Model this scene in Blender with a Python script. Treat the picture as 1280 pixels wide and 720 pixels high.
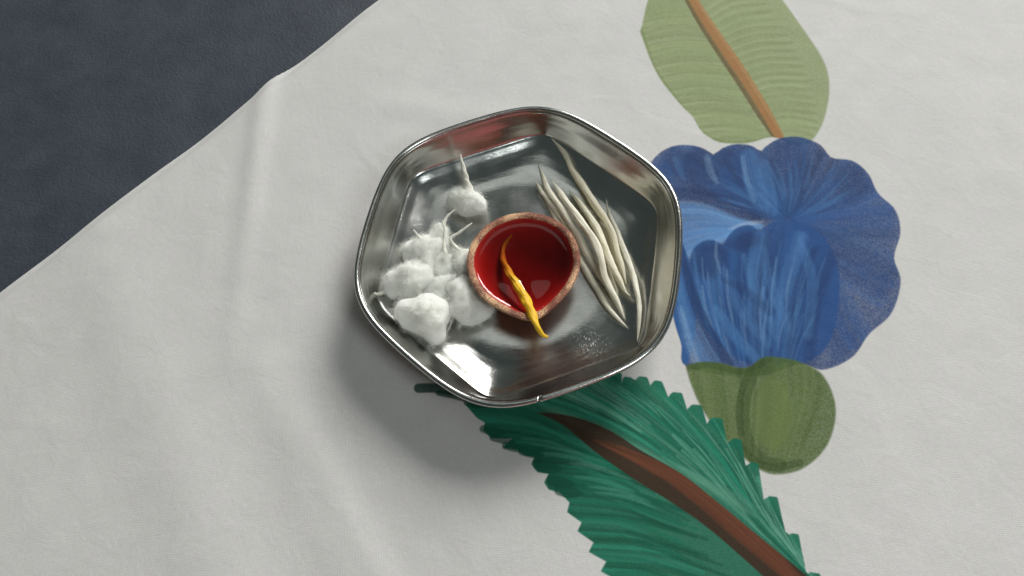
import bpy, math, random
import numpy as np
from mathutils import Vector, noise

random.seed(7); rng = np.random.default_rng(7)
S = 0.01                                   # everything below is in centimetres
for o in list(bpy.data.objects): bpy.data.objects.remove(o)
scene = bpy.context.scene
C = scene.collection

# ------------------------------------------------------------------ camera
RIM_Z = 2.7
FPX, TILT, ROLL, DIST, CX, CY = 750.0, 0.40560, -0.10219, 29.8012, -0.6127, -2.5674
CAM = np.array([CX, CY - DIST*math.sin(TILT), RIM_Z + DIST*math.cos(TILT)])
FW = np.array([0, math.sin(TILT), -math.cos(TILT)])
_rt = np.array([1.0, 0, 0]); _up = np.cross(_rt, FW)
RT = math.cos(ROLL)*_rt + math.sin(ROLL)*_up
UP = -math.sin(ROLL)*_rt + math.cos(ROLL)*_up
cd = bpy.data.cameras.new('camera'); cam = bpy.data.objects.new('camera', cd); C.objects.link(cam)
from mathutils import Matrix
M4 = Matrix(((RT[0], UP[0], -FW[0], CAM[0]*S), (RT[1], UP[1], -FW[1], CAM[1]*S), (RT[2], UP[2], -FW[2], CAM[2]*S), (0, 0, 0, 1)))
cam.matrix_world = M4
cd.sensor_width = 36.0; cd.lens = FPX/1280*36.0
cd.clip_start = 0.005; cd.clip_end = 50
scene.camera = cam
def ray_at(px, py, z):                      # a sight line met with the level z: centimetres on the table
    d = FW + (px-640)/FPX*RT + (360-py)/FPX*UP
    t = (z-CAM[2])/d[2]
    return CAM + t*d

# ------------------------------------------------------------------ light
w = bpy.data.worlds.new('World'); scene.world = w; w.use_nodes = True
wn = w.node_tree; bg = wn.nodes['Background']; bg.inputs[1].default_value = 1.0
_tc = wn.nodes.new('ShaderNodeTexCoord'); _sx = wn.nodes.new('ShaderNodeSeparateXYZ'); _rp = wn.nodes.new('ShaderNodeValToRGB')   # a plain dim room: warm walls, cooler ceiling
wn.links.new(_tc.outputs['Generated'], _sx.inputs[0]); wn.links.new(_sx.outputs['Z'], _rp.inputs[0]); wn.links.new(_rp.outputs[0], bg.inputs[0])
_rp.color_ramp.elements[0].position = 0.15; _rp.color_ramp.elements[0].color = (0.085, 0.076, 0.058, 1)
_rp.color_ramp.elements[1].position = 0.65; _rp.color_ramp.elements[1].color = (0.058, 0.074, 0.072, 1)
def area(name, az, el, dist, sx, sy, power, col, target=(0, 0, 0.02)):
    l = bpy.data.lights.new(name, 'AREA'); l.shape = 'RECTANGLE'; l.size = sx; l.size_y = sy
    l.energy = power; l.color = col
    o = bpy.data.objects.new(name, l); C.objects.link(o)
    a, e = math.radians(az), math.radians(el)
    o.location = Vector(target) + dist*Vector((math.sin(a)*math.cos(e), math.cos(a)*math.cos(e), math.sin(e)))
    o.rotation_euler = (Vector(target)-o.location).to_track_quat('-Z', 'Y').to_euler()
    return o
area('window_light', 33, 32, 3.5, 1.42, 1.48, 152, (1.0, 0.985, 0.95))
area('ceiling_light', 4, 75, 2.3, 1.0, 0.68, 1.5, (0.97, 1.0, 0.95))
area('side_fill_light', 131, 50, 1.8, 0.42, 0.6, 7.5, (0.93, 1.0, 0.99))  # added side fill, no known doorway; also puts a bright patch in the steel
area('red_reflection_light', 160, 15, 1.0, 0.85, 0.36, 0.42, (1.0, 0.16, 0.18))  # added red lamp, stands in for unseen red clothing mirrored in the bowl wall

vs = scene.view_settings
scene.display_settings.display_device = 'sRGB'
vs.view_transform = 'Standard'; vs.look = 'None'; vs.exposure = 0.0; vs.gamma = 1.0; vs.use_curve_mapping = False
scene.render.engine = 'CYCLES'
scene.cycles.max_bounces = 10; scene.cycles.glossy_bounces = 6; scene.cycles.transparent_max_bounces = 12
scene.cycles.use_denoising = True

# ------------------------------------------------------------------ helpers
def mesh_obj(name, verts, faces, mat, parent=None, smooth=True, loc=(0, 0, 0)):
    """verts in cm, world frame; loc (cm) becomes the origin"""
    v = (np.asarray(verts, float) - np.asarray(loc, float))*S
    me = bpy.data.meshes.new(name)
    me.from_pydata(v.tolist(), [], faces if isinstance(faces, list) else np.asarray(faces).tolist())
    me.validate(); me.update()
    if smooth: me.polygons.foreach_set('use_smooth', [True]*len(me.polygons))
    if mat: me.materials.append(mat)
    o = bpy.data.objects.new(name, me); C.objects.link(o)
    if parent is not None:
        o.parent = parent
        o.location = Vector(np.asarray(loc, float)*S) - parent.location
    else:
        o.location = Vector(np.asarray(loc, float)*S)
    return o
def tag(o, label, cat, group=None):
    o['label'] = label; o['category'] = cat
    if group: o['group'] = group
    return o
def thing(name, label, cat, loc, group=None):
    o = bpy.data.objects.new(name, None); C.objects.link(o); o.location = Vector(np.asarray(loc, float)*S)
    o.empty_display_size = 0.01
    return tag(o, label, cat, group)
def grid_faces(n, m, closed_u=True, closed_v=False, off=0):
    """n rings of m points"""
    i = np.arange(n if closed_v else n-1)[:, None]; j = np.arange(m if closed_u else m-1)[None, :]
    i2 = (i+1) % n; j2 = (j+1) % m
    a = i*m+j; b = i*m+j2; c = i2*m+j2; d = i2*m+j
    return (np.stack([a, b, c, d], -1).reshape(-1, 4)+off)
def smoothstep(a, b, x):
    t = np.clip((x-a)/(b-a), 0, 1); return t*t*(3-2*t)
def catmull(pts, n):
    p = np.asarray(pts, float)
    P = np.vstack([2*p[0]-p[1], p, 2*p[-1]-p[-2]])
    seg = np.linalg.norm(np.diff(p, axis=0), axis=1); cum = np.r_[0, np.cumsum(seg)]
    out = []
    for s in np.linspace(0, cum[-1], n):
        k = min(np.searchsorted(cum, s, side='right')-1, len(p)-2); t = (s-cum[k])/max(seg[k], 1e-9)
        a, b, c, d = P[k], P[k+1], P[k+2], P[k+3]
        out.append(0.5*((2*b)+(-a+c)*t+(2*a-5*b+4*c-d)*t*t+(-a+3*b-3*c+d)*t**3))
    return np.array(out)
def tube(path, radii, m=14, bump=None, squash=None):
    """verts, faces of a capped tube; bump(i/n, angle, i) scales the radius"""
    path = np.asarray(path, float); n = len(path)
    T = np.gradient(path, axis=0); T /= np.linalg.norm(T, axis=1)[:, None]+1e-12
    ref = np.array([0.0, 0, 1]); 
    if abs(T[0] @ ref) > 0.95: ref = np.array([0.0, 1, 0])
    N = np.cross(T[0], np.cross(ref, T[0])); N /= np.linalg.norm(N)
    V = []
    for i in range(n):
        N = N - (N @ T[i])*T[i]; N /= np.linalg.norm(N); B = np.cross(T[i], N)
        for j in range(m):
            a = 2*math.pi*j/m; r = radii[i]*(bump(i/(n-1), a, i) if bump else 1)
            V.append(path[i]+r*(math.cos(a)*N+math.sin(a)*B))
    F = grid_faces(n, m).tolist()
    V.append(path[0]); V.append(path[-1]); k = n*m
    for j in range(m):
        F.append([k, (j+1) % m, j]); F.append([k+1, (n-1)*m+j, (n-1)*m+(j+1) % m])
    return V, F

# ------------------------------------------------------------------ materials
def new_mat(name):
    m = bpy.data.materials.new(name); m.use_nodes = True
    nt = m.node_tree; p = nt.nodes['Principled BSDF']
    return m, nt, p
def nd(nt, t, **kw):
    n = nt.nodes.new(t)
    for k, v in kw.items():
        if k.startswith('i_'):
            n.inputs[k[2:].replace('_', ' ')].default_value = v
        else: setattr(n, k, v)
    return n
def ramp(nt, fac, stops):
    r = nd(nt, 'ShaderNodeValToRGB'); e = r.color_ramp.elements
    while len(e) < len(stops): e.new(0.5)
    for k, (p, c) in enumerate(stops):
        e[k].position = p; e[k].color = c if len(c) == 4 else (*c, 1)
    nt.links.new(fac, r.inputs[0]); return r.outputs[0]

def mat_steel():
    m, nt, p = new_mat('stainless_steel'); L = nt.links.new
    p.inputs['Metallic'].default_value = 1.0
    tc = nd(nt, 'ShaderNodeTexCoord')
    n1 = nd(nt, 'ShaderNodeTexNoise', i_Scale=60.0, i_Detail=6.0, i_Roughness=0.6); L(tc.outputs['Object'], n1.inputs['Vector'])
    col = ramp(nt, n1.outputs[0], [(0.3, (0.47, 0.475, 0.46)), (0.7, (0.56, 0.56, 0.54))]); 
    # smudged, finely scratched polish
    n2 = nd(nt, 'ShaderNodeTexNoise', i_Scale=35.0, i_Detail=5.0); L(tc.outputs['Object'], n2.inputs['Vector'])
    mp = nd(nt, 'ShaderNodeMapping'); mp.inputs['Scale'].default_value = (260, 2600, 400); mp.inputs['Rotation'].default_value = (0, 0, 0.5)
    L(tc.outputs['Object'], mp.inputs[0])
    n3 = nd(nt, 'ShaderNodeTexNoise', i_Scale=1.0, i_Detail=3.0); L(mp.outputs[0], n3.inputs['Vector'])
    r = nd(nt, 'ShaderNodeMapRange'); r.inputs['From Min'].default_value = 0.3; r.inputs['From Max'].default_value = 0.75
    r.inputs['To Min'].default_value = 0.13; r.inputs['To Max'].default_value = 0.29; L(n2.outputs[0], r.inputs[0])
    # a patch of dried water marks, dull and speckled
    sp = nd(nt, 'ShaderNodeVectorMath', operation='DISTANCE'); sp.inputs[1].default_value = (0.030, -0.050, 0.012)
    L(tc.outputs['Object'], sp.inputs[0])
    near = nd(nt, 'ShaderNodeMapRange'); near.inputs['From Min'].default_value = 0.014; near.inputs['From Max'].default_value = 0.005
    L(sp.outputs['Value'], near.inputs[0])
    n4 = nd(nt, 'ShaderNodeTexNoise', i_Scale=1.0, i_Detail=4.0); mq = nd(nt, 'ShaderNodeMapping'); mq.inputs['Scale'].default_value = (1500, 600, 800); mq.inputs['Rotation'].default_value = (0, 0, 0.3); L(tc.outputs['Object'], mq.inputs[0]); L(mq.outputs[0], n4.inputs['Vector'])
    dots = nd(nt, 'ShaderNodeMapRange'); dots.inputs['From Min'].default_value = 0.56; dots.inputs['From Max'].default_value = 0.66
    L(n4.outputs[0], dots.inputs[0])
    mk = nd(nt, 'ShaderNodeMath', operation='MULTIPLY'); L(near.outputs[0], mk.inputs[0]); L(dots.outputs[0], mk.inputs[1])
    ra = nd(nt, 'ShaderNodeMath', operation='MULTIPLY_ADD'); ra.inputs[1].default_value = 0.15; L(mk.outputs[0], ra.inputs[0]); L(r.outputs[0], ra.inputs[2])
    L(ra.outputs[0], p.inputs['Roughness'])
    mt = nd(nt, 'ShaderNodeMath', operation='MULTIPLY_ADD'); mt.inputs[1].default_value = -0.22; mt.inputs[2].default_value = 1.0
    L(mk.outputs[0], mt.inputs[0]); L(mt.outputs[0], p.inputs['Metallic'])
    wm = nd(nt, 'ShaderNodeMix', data_type='RGBA'); L(mk.outputs[0], wm.inputs[0]); L(col, wm.inputs[6]); wm.inputs[7].default_value = (0.82, 0.82, 0.80, 1); L(wm.outputs[2], p.inputs['Base Color'])
    b = nd(nt, 'ShaderNodeBump', i_Strength=0.22, i_Distance=0.0002); L(n3.outputs[0], b.inputs['Height']); 
    n5 = nd(nt, 'ShaderNodeTexNoise', i_Scale=26.0, i_Detail=2.0); L(tc.outputs['Object'], n5.inputs['Vector'])
    b2 = nd(nt, 'ShaderNodeBump', i_Strength=0.42, i_Distance=0.0022); L(n5.outputs[0], b2.inputs['Height']); L(b.outputs[0], b2.inputs['Normal'])
    L(b2.outputs[0], p.inputs['Normal'])
    return m
STEEL = mat_steel()

def mat_clay():
    m, nt, p = new_mat('fired_clay'); L = nt.links.new
    tc = nd(nt, 'ShaderNodeTexCoord')
    n1 = nd(nt, 'ShaderNodeTexNoise', i_Scale=120.0, i_Detail=8.0, i_Roughness=0.65); L(tc.outputs['Object'], n1.inputs['Vector'])
    c = ramp(nt, n1.outputs[0], [(0.32, (0.11, 0.028, 0.018)), (0.5, (0.23, 0.064, 0.034)), (0.70, (0.42, 0.16, 0.085))])
    # worn gilt dust caught on the lip
    n2 = nd(nt, 'ShaderNodeTexNoise', i_Scale=1500.0, i_Detail=3.0, i_Roughness=0.7); L(tc.outputs['Object'], n2.inputs['Vector'])
    n3 = nd(nt, 'ShaderNodeTexNoise', i_Scale=70.0, i_Detail=3.0); L(tc.outputs['Object'], n3.inputs['Vector'])
    sx = nd(nt, 'ShaderNodeSeparateXYZ'); L(tc.outputs['Object'], sx.inputs[0])
    up = nd(nt, 'ShaderNodeMapRange'); up.inputs['From Min'].default_value = 0.0160; up.inputs['From Max'].default_value = 0.0185; L(sx.outputs['Z'], up.inputs[0])
    ad = nd(nt, 'ShaderNodeMath', operation='MULTIPLY'); L(n2.outputs[0], ad.inputs[0]); L(n3.outputs[0], ad.inputs[1])
    gl = nd(nt, 'ShaderNodeMapRange'); gl.inputs['From Min'].default_value = 0.24; gl.inputs['From Max'].default_value = 0.30; L(ad.outputs[0], gl.inputs[0])
    g2 = nd(nt, 'ShaderNodeMath', operation='MULTIPLY'); L(gl.outputs[0], g2.inputs[0]); L(up.outputs[0], g2.inputs[1])
    mx = nd(nt, 'ShaderNodeMix', data_type='RGBA'); L(g2.outputs[0], mx.inputs[0]); L(c, mx.inputs[6]); mx.inputs[7].default_value = (0.72, 0.46, 0.27, 1)
    L(mx.outputs[2], p.inputs['Base Color'])
    g3 = nd(nt, 'ShaderNodeMath', operation='MULTIPLY'); g3.inputs[1].default_value = 0.55; L(g2.outputs[0], g3.inputs[0]); L(g3.outputs[0], p.inputs['Metallic'])
    p.inputs['Roughness'].default_value = 0.40
    b = nd(nt, 'ShaderNodeBump', i_Strength=0.8, i_Distance=0.0008); L(n2.outputs[0], b.inputs['Height'])
    b2 = nd(nt, 'ShaderNodeBump', i_Strength=0.6, i_Distance=0.001); L(n1.outputs[0], b2.inputs['Height']); L(b.outputs[0], b2.inputs['Normal'])
    L(b2.outputs[0], p.inputs['Normal'])
    return m
CLAY = mat_clay()

def mat_simple(name, stops, scale, rough, bump=0.3, bdist=0.0005, bscale=None, spec=0.5, sss=0.0, aniso=None):
    m, nt, p = new_mat(name); L = nt.links.new
    tc = nd(nt, 'ShaderNodeTexCoord')
    n1 = nd(nt, 'ShaderNodeTexNoise', i_Scale=scale, i_Detail=6.0, i_Roughness=0.6); L(tc.outputs['Object'], n1.inputs['Vector'])
    L(ramp(nt, n1.outputs[0], stops), p.inputs['Base Color'])
    p.inputs['Roughness'].default_value = rough; p.inputs['Specular IOR Level'].default_value = spec
    n2 = nd(nt, 'ShaderNodeTexNoise', i_Scale=bscale or scale*4, i_Detail=5.0); L(tc.outputs['Object'], n2.inputs['Vector'])
    b = nd(nt, 'ShaderNodeBump', i_Strength=bump, i_Distance=bdist); L(n2.outputs[0], b.inputs['Height']); L(b.outputs[0], p.inputs['Normal'])
    if sss:
        p.inputs['Subsurface Weight'].default_value = sss; p.inputs['Subsurface Radius'].default_value = (1, 1, 1); p.inputs['Subsurface Scale'].default_value = 0.006
    return m
RED = mat_simple('red_lacquer', [(0.3, (0.44, 0.022, 0.020)), (0.7, (0.56, 0.032, 0.030))], 60, 0.4, 0.05, spec=0.2)
COTTON = mat_simple('loose_cotton', [(0.3, (0.87, 0.88, 0.83)), (0.7, (0.93, 0.935, 0.89))], 200, 0.95, 0.6, 0.0010, 600, 0.05, 0.9)
COTTON_TWIST = mat_simple('twisted_cotton', [(0.3, (0.70, 0.695, 0.61)), (0.7, (0.80, 0.79, 0.70))], 200, 0.95, 0.7, 0.0008, 800, 0.1, 0.2)
WICKM = mat_simple('rolled_cotton', [(0.3, (0.72, 0.675, 0.54)), (0.7, (0.90, 0.865, 0.75))], 110, 0.95, 0.5, 0.0006, 850, 0.05, 0.4)
def thin_through(m, fac, col):               # cotton lets some light through
    nt = m.node_tree; L = nt.links.new; out = nt.nodes['Material Output']; p = nt.nodes['Principled BSDF']
    t = nd(nt, 'ShaderNodeBsdfTranslucent'); t.inputs[0].default_value = (*col, 1); mx = nd(nt, 'ShaderNodeMixShader'); mx.inputs[0].default_value = fac
    L(p.outputs[0], mx.inputs[1]); L(t.outputs[0], mx.inputs[2]); L(mx.outputs[0], out.inputs[0])
FLUFF = mat_simple('cotton_fibres', [(0.3, (0.90, 0.91, 0.87)), (0.7, (0.95, 0.955, 0.92))], 200, 0.9, 0.1, 0.0002, 900, 0.1)
thin_through(FLUFF, 0.25, (0.96, 0.965, 0.93)); thin_through(COTTON, 0.10, (0.95, 0.955, 0.91))
def vary(m, lo, hi):                         # each wick its own tone of undyed cotton
    nt = m.node_tree; L = nt.links.new; p = nt.nodes['Principled BSDF']; src = p.inputs['Base Color'].links[0].from_socket
    oi = nd(nt, 'ShaderNodeObjectInfo'); mx = nd(nt, 'ShaderNodeMix', data_type='RGBA', blend_type='MULTIPLY'); mx.inputs[0].default_value = 1
    L(src, mx.inputs[6]); L(ramp(nt, oi.outputs['Random'], [(0, lo), (1, hi)]), mx.inputs[7]); L(mx.outputs[2], p.inputs['Base Color'])
vary(WICKM, (0.92, 0.90, 0.82), (1.0, 1.0, 1.0))
YELLOW = mat_simple('turmeric_cotton', [(0.3, (0.76, 0.42, 0.010)), (0.7, (0.88, 0.56, 0.03))], 160, 0.5, 0.7, 0.0006, 700, 0.4, 0.15)

def mat_oil():
    m = bpy.data.materials.new('lamp_oil'); m.use_nodes = True; nt = m.node_tree; nt.nodes.clear(); L = nt.links.new
    out = nd(nt, 'ShaderNodeOutputMaterial'); mix = nd(nt, 'ShaderNodeMixShader'); fr = nd(nt, 'ShaderNodeFresnel', i_IOR=1.50)
    tr = nd(nt, 'ShaderNodeBsdfTransparent'); tr.inputs[0].default_value = (1.0, 0.99, 0.98, 1)
    gl = nd(nt, 'ShaderNodeBsdfGlossy', i_Roughness=0.015)
    va = nd(nt, 'ShaderNodeVolumeAbsorption', i_Density=135.0); va.inputs[0].default_value = (0.67, 0.26, 0.22, 1); L(va.outputs[0], out.inputs['Volume'])
    ge = nd(nt, 'ShaderNodeNewGeometry'); iv = nd(nt, 'ShaderNodeMath', operation='SUBTRACT'); iv.inputs[0].default_value = 1.0; L(ge.outputs['Backfacing'], iv.inputs[1])
    mu = nd(nt, 'ShaderNodeMath', operation='MULTIPLY'); L(fr.outputs[0], mu.inputs[0]); L(iv.outputs[0], mu.inputs[1])
    L(mu.outputs[0], mix.inputs[0]); L(tr.outputs[0], mix.inputs[1]); L(gl.outputs[0], mix.inputs[2]); L(mix.outputs[0], out.inputs[0])
    return m
OIL = mat_oil()

# ------------------------------------------------------------------ the printed cloth
# The cloth's print is brushed on stroke by stroke in numpy; u, v is the print's own drawing grid laid over the cloth plane.
X0, X1, Y0, Y1, TX = -46.0, 48.0, -30.0, 42.0, 0.03
NX, NY = int((X1-X0)/TX), int((Y1-Y0)/TX)
def uv_of(X, Y, Z=0.0):
    vx, vy, vz = X-CAM[0], Y-CAM[1], Z-CAM[2]
    d = vx*FW[0]+vy*FW[1]+vz*FW[2]
    return 640+FPX*(vx*RT[0]+vy*RT[1]+vz*RT[2])/d, 360-FPX*(vx*UP[0]+vy*UP[1]+vz*UP[2])/d
def vnoise(n, seed):                       # 1-D smooth noise table
    r = np.random.default_rng(seed).random(n); return r
def cloth_image():
    gx = (X0+(np.arange(NX)+0.5)*TX).astype(np.float32); gy = (Y0+(np.arange(NY)+0.5)*TX).astype(np.float32)
    U, V = uv_of(gx[None, :], gy[:, None]); U = U.astype(np.float32); V = V.astype(np.float32)
    img = np.empty((NY, NX, 3), np.float32); img[:] = (0.645, 0.637, 0.625)
    n = np.random.default_rng(3).random((NY//40+2, NX//40+2)).astype(np.float32)
    def roi(u0, v0, u1, v1):
        cs = np.array([ray_at(a, b, 0)[:2] for a in (u0, u1) for b in (v0, v1)])
        i0 = max(0, int((cs[:, 0].min()-X0)/TX)-2); i1 = min(NX, int((cs[:, 0].max()-X0)/TX)+3)
        j0 = max(0, int((cs[:, 1].min()-Y0)/TX)-2); j1 = min(NY, int((cs[:, 1].max()-Y0)/TX)+3)
        return slice(j0, j1), slice(i0, i1)
    rr = np.random.default_rng(11)
    tabs = [np.interp(np.arange(512)/512*40, np.arange(41), rr.random(41)) for _ in range(24)]
    grain = rr.random((512, 512)).astype(np.float32)
    clip = [None]
    def put(sl, al, col):
        if al.size == 0: return
        if clip[0] is not None: al = al*clip[0][sl]
        img[sl] = img[sl]*(1-al[..., None])+np.asarray(col, np.float32)*al[..., None]
    def grain_at(sl):
        js = np.arange(sl[0].start, sl[0].stop)//2 % 512; is_ = np.arange(sl[1].start, sl[1].stop)//2 % 512
        return grain[np.ix_(js, is_)]
    def stroke(pts, width, col, op=0.9, bristle=0.5, seed=None, taper=(1, 1), soft=1.0, steps=14, ends=True):
        P = catmull(pts, steps); k = int(rr.integers(24)) if seed is None else seed % 24
        mw = width*max(taper[0], taper[1], 1)
        sl = roi(P[:, 0].min()-mw, P[:, 1].min()-mw, P[:, 0].max()+mw, P[:, 1].max()+mw)
        u, v = U[sl], V[sl]
        if u.size == 0: return
        best = np.full(u.shape, 1e9, np.float32); lat = np.zeros_like(best); tt = np.zeros_like(best)
        for i in range(len(P)-1):
            a, b = P[i], P[i+1]; d = b-a; l2 = d @ d+1e-9; l = math.sqrt(l2)
            t = np.clip(((u-a[0])*d[0]+(v-a[1])*d[1])/l2, 0, 1)
            ex, ey = u-(a[0]+t*d[0]), v-(a[1]+t*d[1]); dd = ex*ex+ey*ey
            sel = dd < best
            best = np.where(sel, dd, best)
            lat = np.where(sel, ((u-a[0])*d[1]-(v-a[1])*d[0])/l, lat); tt = np.where(sel, (i+t)/(len(P)-1), tt)
        dist = np.sqrt(best)
        prof = np.interp(tt.ravel(), [0, 0.15, 0.5, 0.85, 1], [taper[0], (taper[0]+1)/2, 1, (taper[1]+1)/2, taper[1]]).reshape(tt.shape)*width/2
        al = 1-smoothstep(-soft, soft, dist-prof)
        br = tabs[k][np.clip(((lat/width+0.5)*511), 0, 511).astype(int)]
        br2 = tabs[(k+7) % 24][np.clip(tt*300+k*9, 0, 511).astype(int)]
        g = grain_at(sl)
        al = al*op*np.clip(1-bristle*(0.75*br+0.25*br2)-0.22*bristle*(g-0.3), 0, 1)
        put(sl, al, col)
    def poly(pts, col, op=1.0, soft=1.2, n=0, mott=0.15, setclip=False):
        if setclip: clip[0] = None
        P = np.asarray(pts, float)
        if n: P = catmull(np.vstack([P, P[:1]]), n)[:-1]
        sl = roi(P[:, 0].min()-4, P[:, 1].min()-4, P[:, 0].max()+4, P[:, 1].max()+4)
        u, v = U[sl], V[sl]
        if u.size == 0: return
        inside = np.zeros(u.shape, bool); best = np.full(u.shape, 1e9, np.float32); m = len(P)
        for i in range(m):
            a, b = P[i], P[(i+1) % m]; d = b-a
            t = np.clip(((u-a[0])*d[0]+(v-a[1])*d[1])/(d @ d+1e-9), 0, 1)
            best = np.minimum(best, (u-(a[0]+t*d[0]))**2+(v-(a[1]+t*d[1]))**2)
            if a[1] != b[1]:
                c = ((a[1] > v) != (b[1] > v)) & (u < (b[0]-a[0])*(v-a[1])/(b[1]-a[1])+a[0]); inside ^= c
        sd = np.where(inside, -1, 1)*np.sqrt(best)
        al = (1-smoothstep(-soft, soft, sd))*op*(1-mott*grain_at(sl))
        put(sl, al, col)
        if setclip: clip[0] = np.zeros((NY, NX), np.float32); clip[0][sl] = 1-smoothstep(-soft, soft, sd)
    def jit(c, s=0.15):
        f = 1+s*(rr.random()-0.5)*2; return tuple(np.clip(np.array(c)*f*(1+0.06*(rr.random(3)-0.5)), 0, 1))

    # --- pale green leaf with an orange-brown stem, far right
    LG, LG2, LG3 = (0.265, 0.325, 0.145), (0.155, 0.215, 0.065), (0.36, 0.42, 0.23)
    poly([(800, 40), (813, 75), (824, 97), (836, 113), (852, 132), (866, 146), (876, 163), (888, 172), (902, 178), (935, 178), (968, 170), (1004, 182), (1030, 150), (1035, 90), (1000, 30), (950, -30), (880, -60), (820, -20)], LG, 0.95, 1.6, 90, setclip=True)
    for i in range(46):
        t = i/45; bx, by = 860+t*100, -10+t*190
        ex, ey = bx-80-30*math.sin(t*3), by+18-22*t
        stroke([(bx, by), ((bx+ex)/2, (by+ey)/2-8+rr.random()*5), (ex, ey)], 6+4*rr.random(), jit(LG2 if i % 2 else LG3, .2), 0.42, 0.8, taper=(1, .3))
        ex, ey = bx+60+30*math.sin(t*3), by-30+30*t
        stroke([(bx+8, by-2), ((bx+ex)/2, (by+ey)/2-6), (ex, ey)], 6+4*rr.random(), jit(LG2 if i % 2 else LG3, .2), 0.42, 0.8, taper=(1, .3))
    stroke([(801, 40), (813, 75), (824, 97), (850, 131), (876, 164), (902, 178), (935, 178), (970, 170)], 6, LG2, 0.55, 0.5, steps=30)
    stroke([(846, -30), (880, 30), (922, 92), (952, 140), (975, 174)], 16, (0.13, 0.075, 0.03), 0.9, 0.3, taper=(.6, .7))
    stroke([(848, -32), (884, 28), (929, 93), (957, 138), (975, 170)], 14, (0.42, 0.20, 0.075), 0.95, 0.35, taper=(.6, .8))

    # --- blue flower: broad watery strokes
    B0, B1, B2, B3, B4 = (0.015, 0.031, 0.105), (0.019, 0.058, 0.185), (0.030, 0.110, 0.31), (0.09, 0.24, 0.50), (0.30, 0.48, 0.72)
    poly([(800, 225), (812, 205), (826, 190), (845, 182), (866, 182), (882, 187), (892, 193), (901, 186), (918, 180), (938, 181), (951, 188), (958, 182), (975, 172), (1000, 170), (1026, 180), (1040, 196), (1066, 200), (1086, 216), (1098, 240), (1120, 262), (1126, 290), (1118, 322), (1126, 352), (1114, 392), (1086, 418), (1066, 446), (1030, 462), (1000, 455), (960, 468), (920, 470), (858, 458), (852, 430), (842, 396), (836, 340), (806, 300)], B1, 0.97, 1.3, 160, 0.2, setclip=True)
    cx, cy = 985, 278
    for (ax, ay, wd, c) in [(838, 200, 46, B1), (868, 192, 44, B0), (915, 190, 42, B0), (938, 192, 34, B1), (985, 182, 46, B1), (1030, 196, 50, B0), (1078, 222, 50, B1), (1110, 275, 54, B1), (1110, 350, 54, B0), (1065, 430, 50, B1)]:
        for q in range(7):
            o = (q-3)/7*wd
            dx, dy = cx-ax, cy-ay; l = math.hypot(dx, dy); nx, ny = -dy/l, dx/l
            stroke([(ax+nx*o, ay+ny*o), (ax+dx*.45+nx*o*.8, ay+dy*.45+ny*o*.8), (ax+dx*.9+nx*o*.25, ay+dy*.9+ny*o*.25)], 14+12*rr.random(), jit(c if q % 3 else B2, .3), 0.42, 0.75, taper=(1, .5), soft=3.5)
    for (ax, ay, r) in [(842, 212, 26), (872, 204, 22), (918, 204, 24), (985, 198, 28), (1062, 224, 24)]:     # round dark brush tips
        stroke([(ax, ay), (ax+6, ay+10)], r*1.7, B0, .38, .4, soft=6, steps=4)
    for (p, wd, c, op) in [([(884, 196), (888, 213), (896, 228)], 9, B4, .42), ([(843, 198), (849, 213), (856, 226)], 7, B3, .4),
                           ([(936, 196), (945, 235), (957, 268)], 26, B3, .55), ([(955, 205), (962, 240), (968, 266)], 18, B3, .45),
                           ([(905, 215), (925, 245), (950, 268)], 14, B2, .5), ([(929, 196), (934, 222), (944, 250)], 6, B4, .35), ([(826, 205), (838, 232), (862, 246)], 22, B2, .45)]:
        stroke(p, wd, c, op, 0.85, taper=(.8, .4), soft=2.5)
    stroke([(838, 240), (880, 246), (915, 260), (945, 276)], 15, B0, .7, 0.5, soft=3); stroke([(870, 236), (920, 250), (955, 272)], 13, B0, .6, 0.5, soft=3)
    for i in range(22):                       # the pale petal at the left
        t = i/21
        stroke([(843-4*t, 254+74*t), (880-6*t, 258+54*t), (920-14*t, 274+24*t), (954-22*t, 282+6*t)], 6+6*rr.random(), jit((0.075, 0.22, 0.50) if i % 3 else (0.20, 0.38, 0.66), .25), 0.55, 0.75, taper=(.8, .5), soft=2)
    stroke([(953, 277), (932, 280), (912, 286)], 6, (0.50, 0.62, 0.78), .5, .6, taper=(.4, .2), soft=2.5)
    poly([(842, 300), (851, 302), (858, 316), (864, 340), (870, 400), (858, 455), (838, 420), (830, 330)], B2, .95, 1.4, 50)
    poly([(862, 330), (866, 312), (878, 302), (892, 300), (904, 306), (909, 296), (922, 284), (938, 281), (950, 288), (962, 279), (985, 274), (1010, 282), (1034, 300), (1050, 350), (1040, 420), (1010, 452), (960, 452), (925, 450), (888, 420), (868, 380)], (0.022, 0.080, 0.25), .97, 1.3, 90)
    for (ax, ay, wd) in [(885, 318, 38), (926, 300, 34), (950, 296, 26), (985, 290, 44), (1025, 315, 44)]:
        for q in range(8):
            o = (q-3.5)/8*wd; tx, ty = 905+(ax-880)*.62+o*1.1, 455
            stroke([(ax+o, ay+abs(o)*.3), ((ax+tx)/2+o*.4-8, (ay+ty)/2), (tx, ty)], 11+9*rr.random(), jit([B0, B1, B2, B2, B3][int(rr.integers(5))], .25), 0.42, 0.8, taper=(1, .6), soft=3)
    poly([(866, 334), (868, 314), (880, 304), (894, 304), (905, 312), (906, 330), (896, 346), (880, 348)], B0, .6, 7.0, 40)
    poly([(912, 306), (920, 292), (935, 287), (948, 292), (950, 302), (940, 310), (922, 314)], B0, .55, 6.0, 40)
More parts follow.
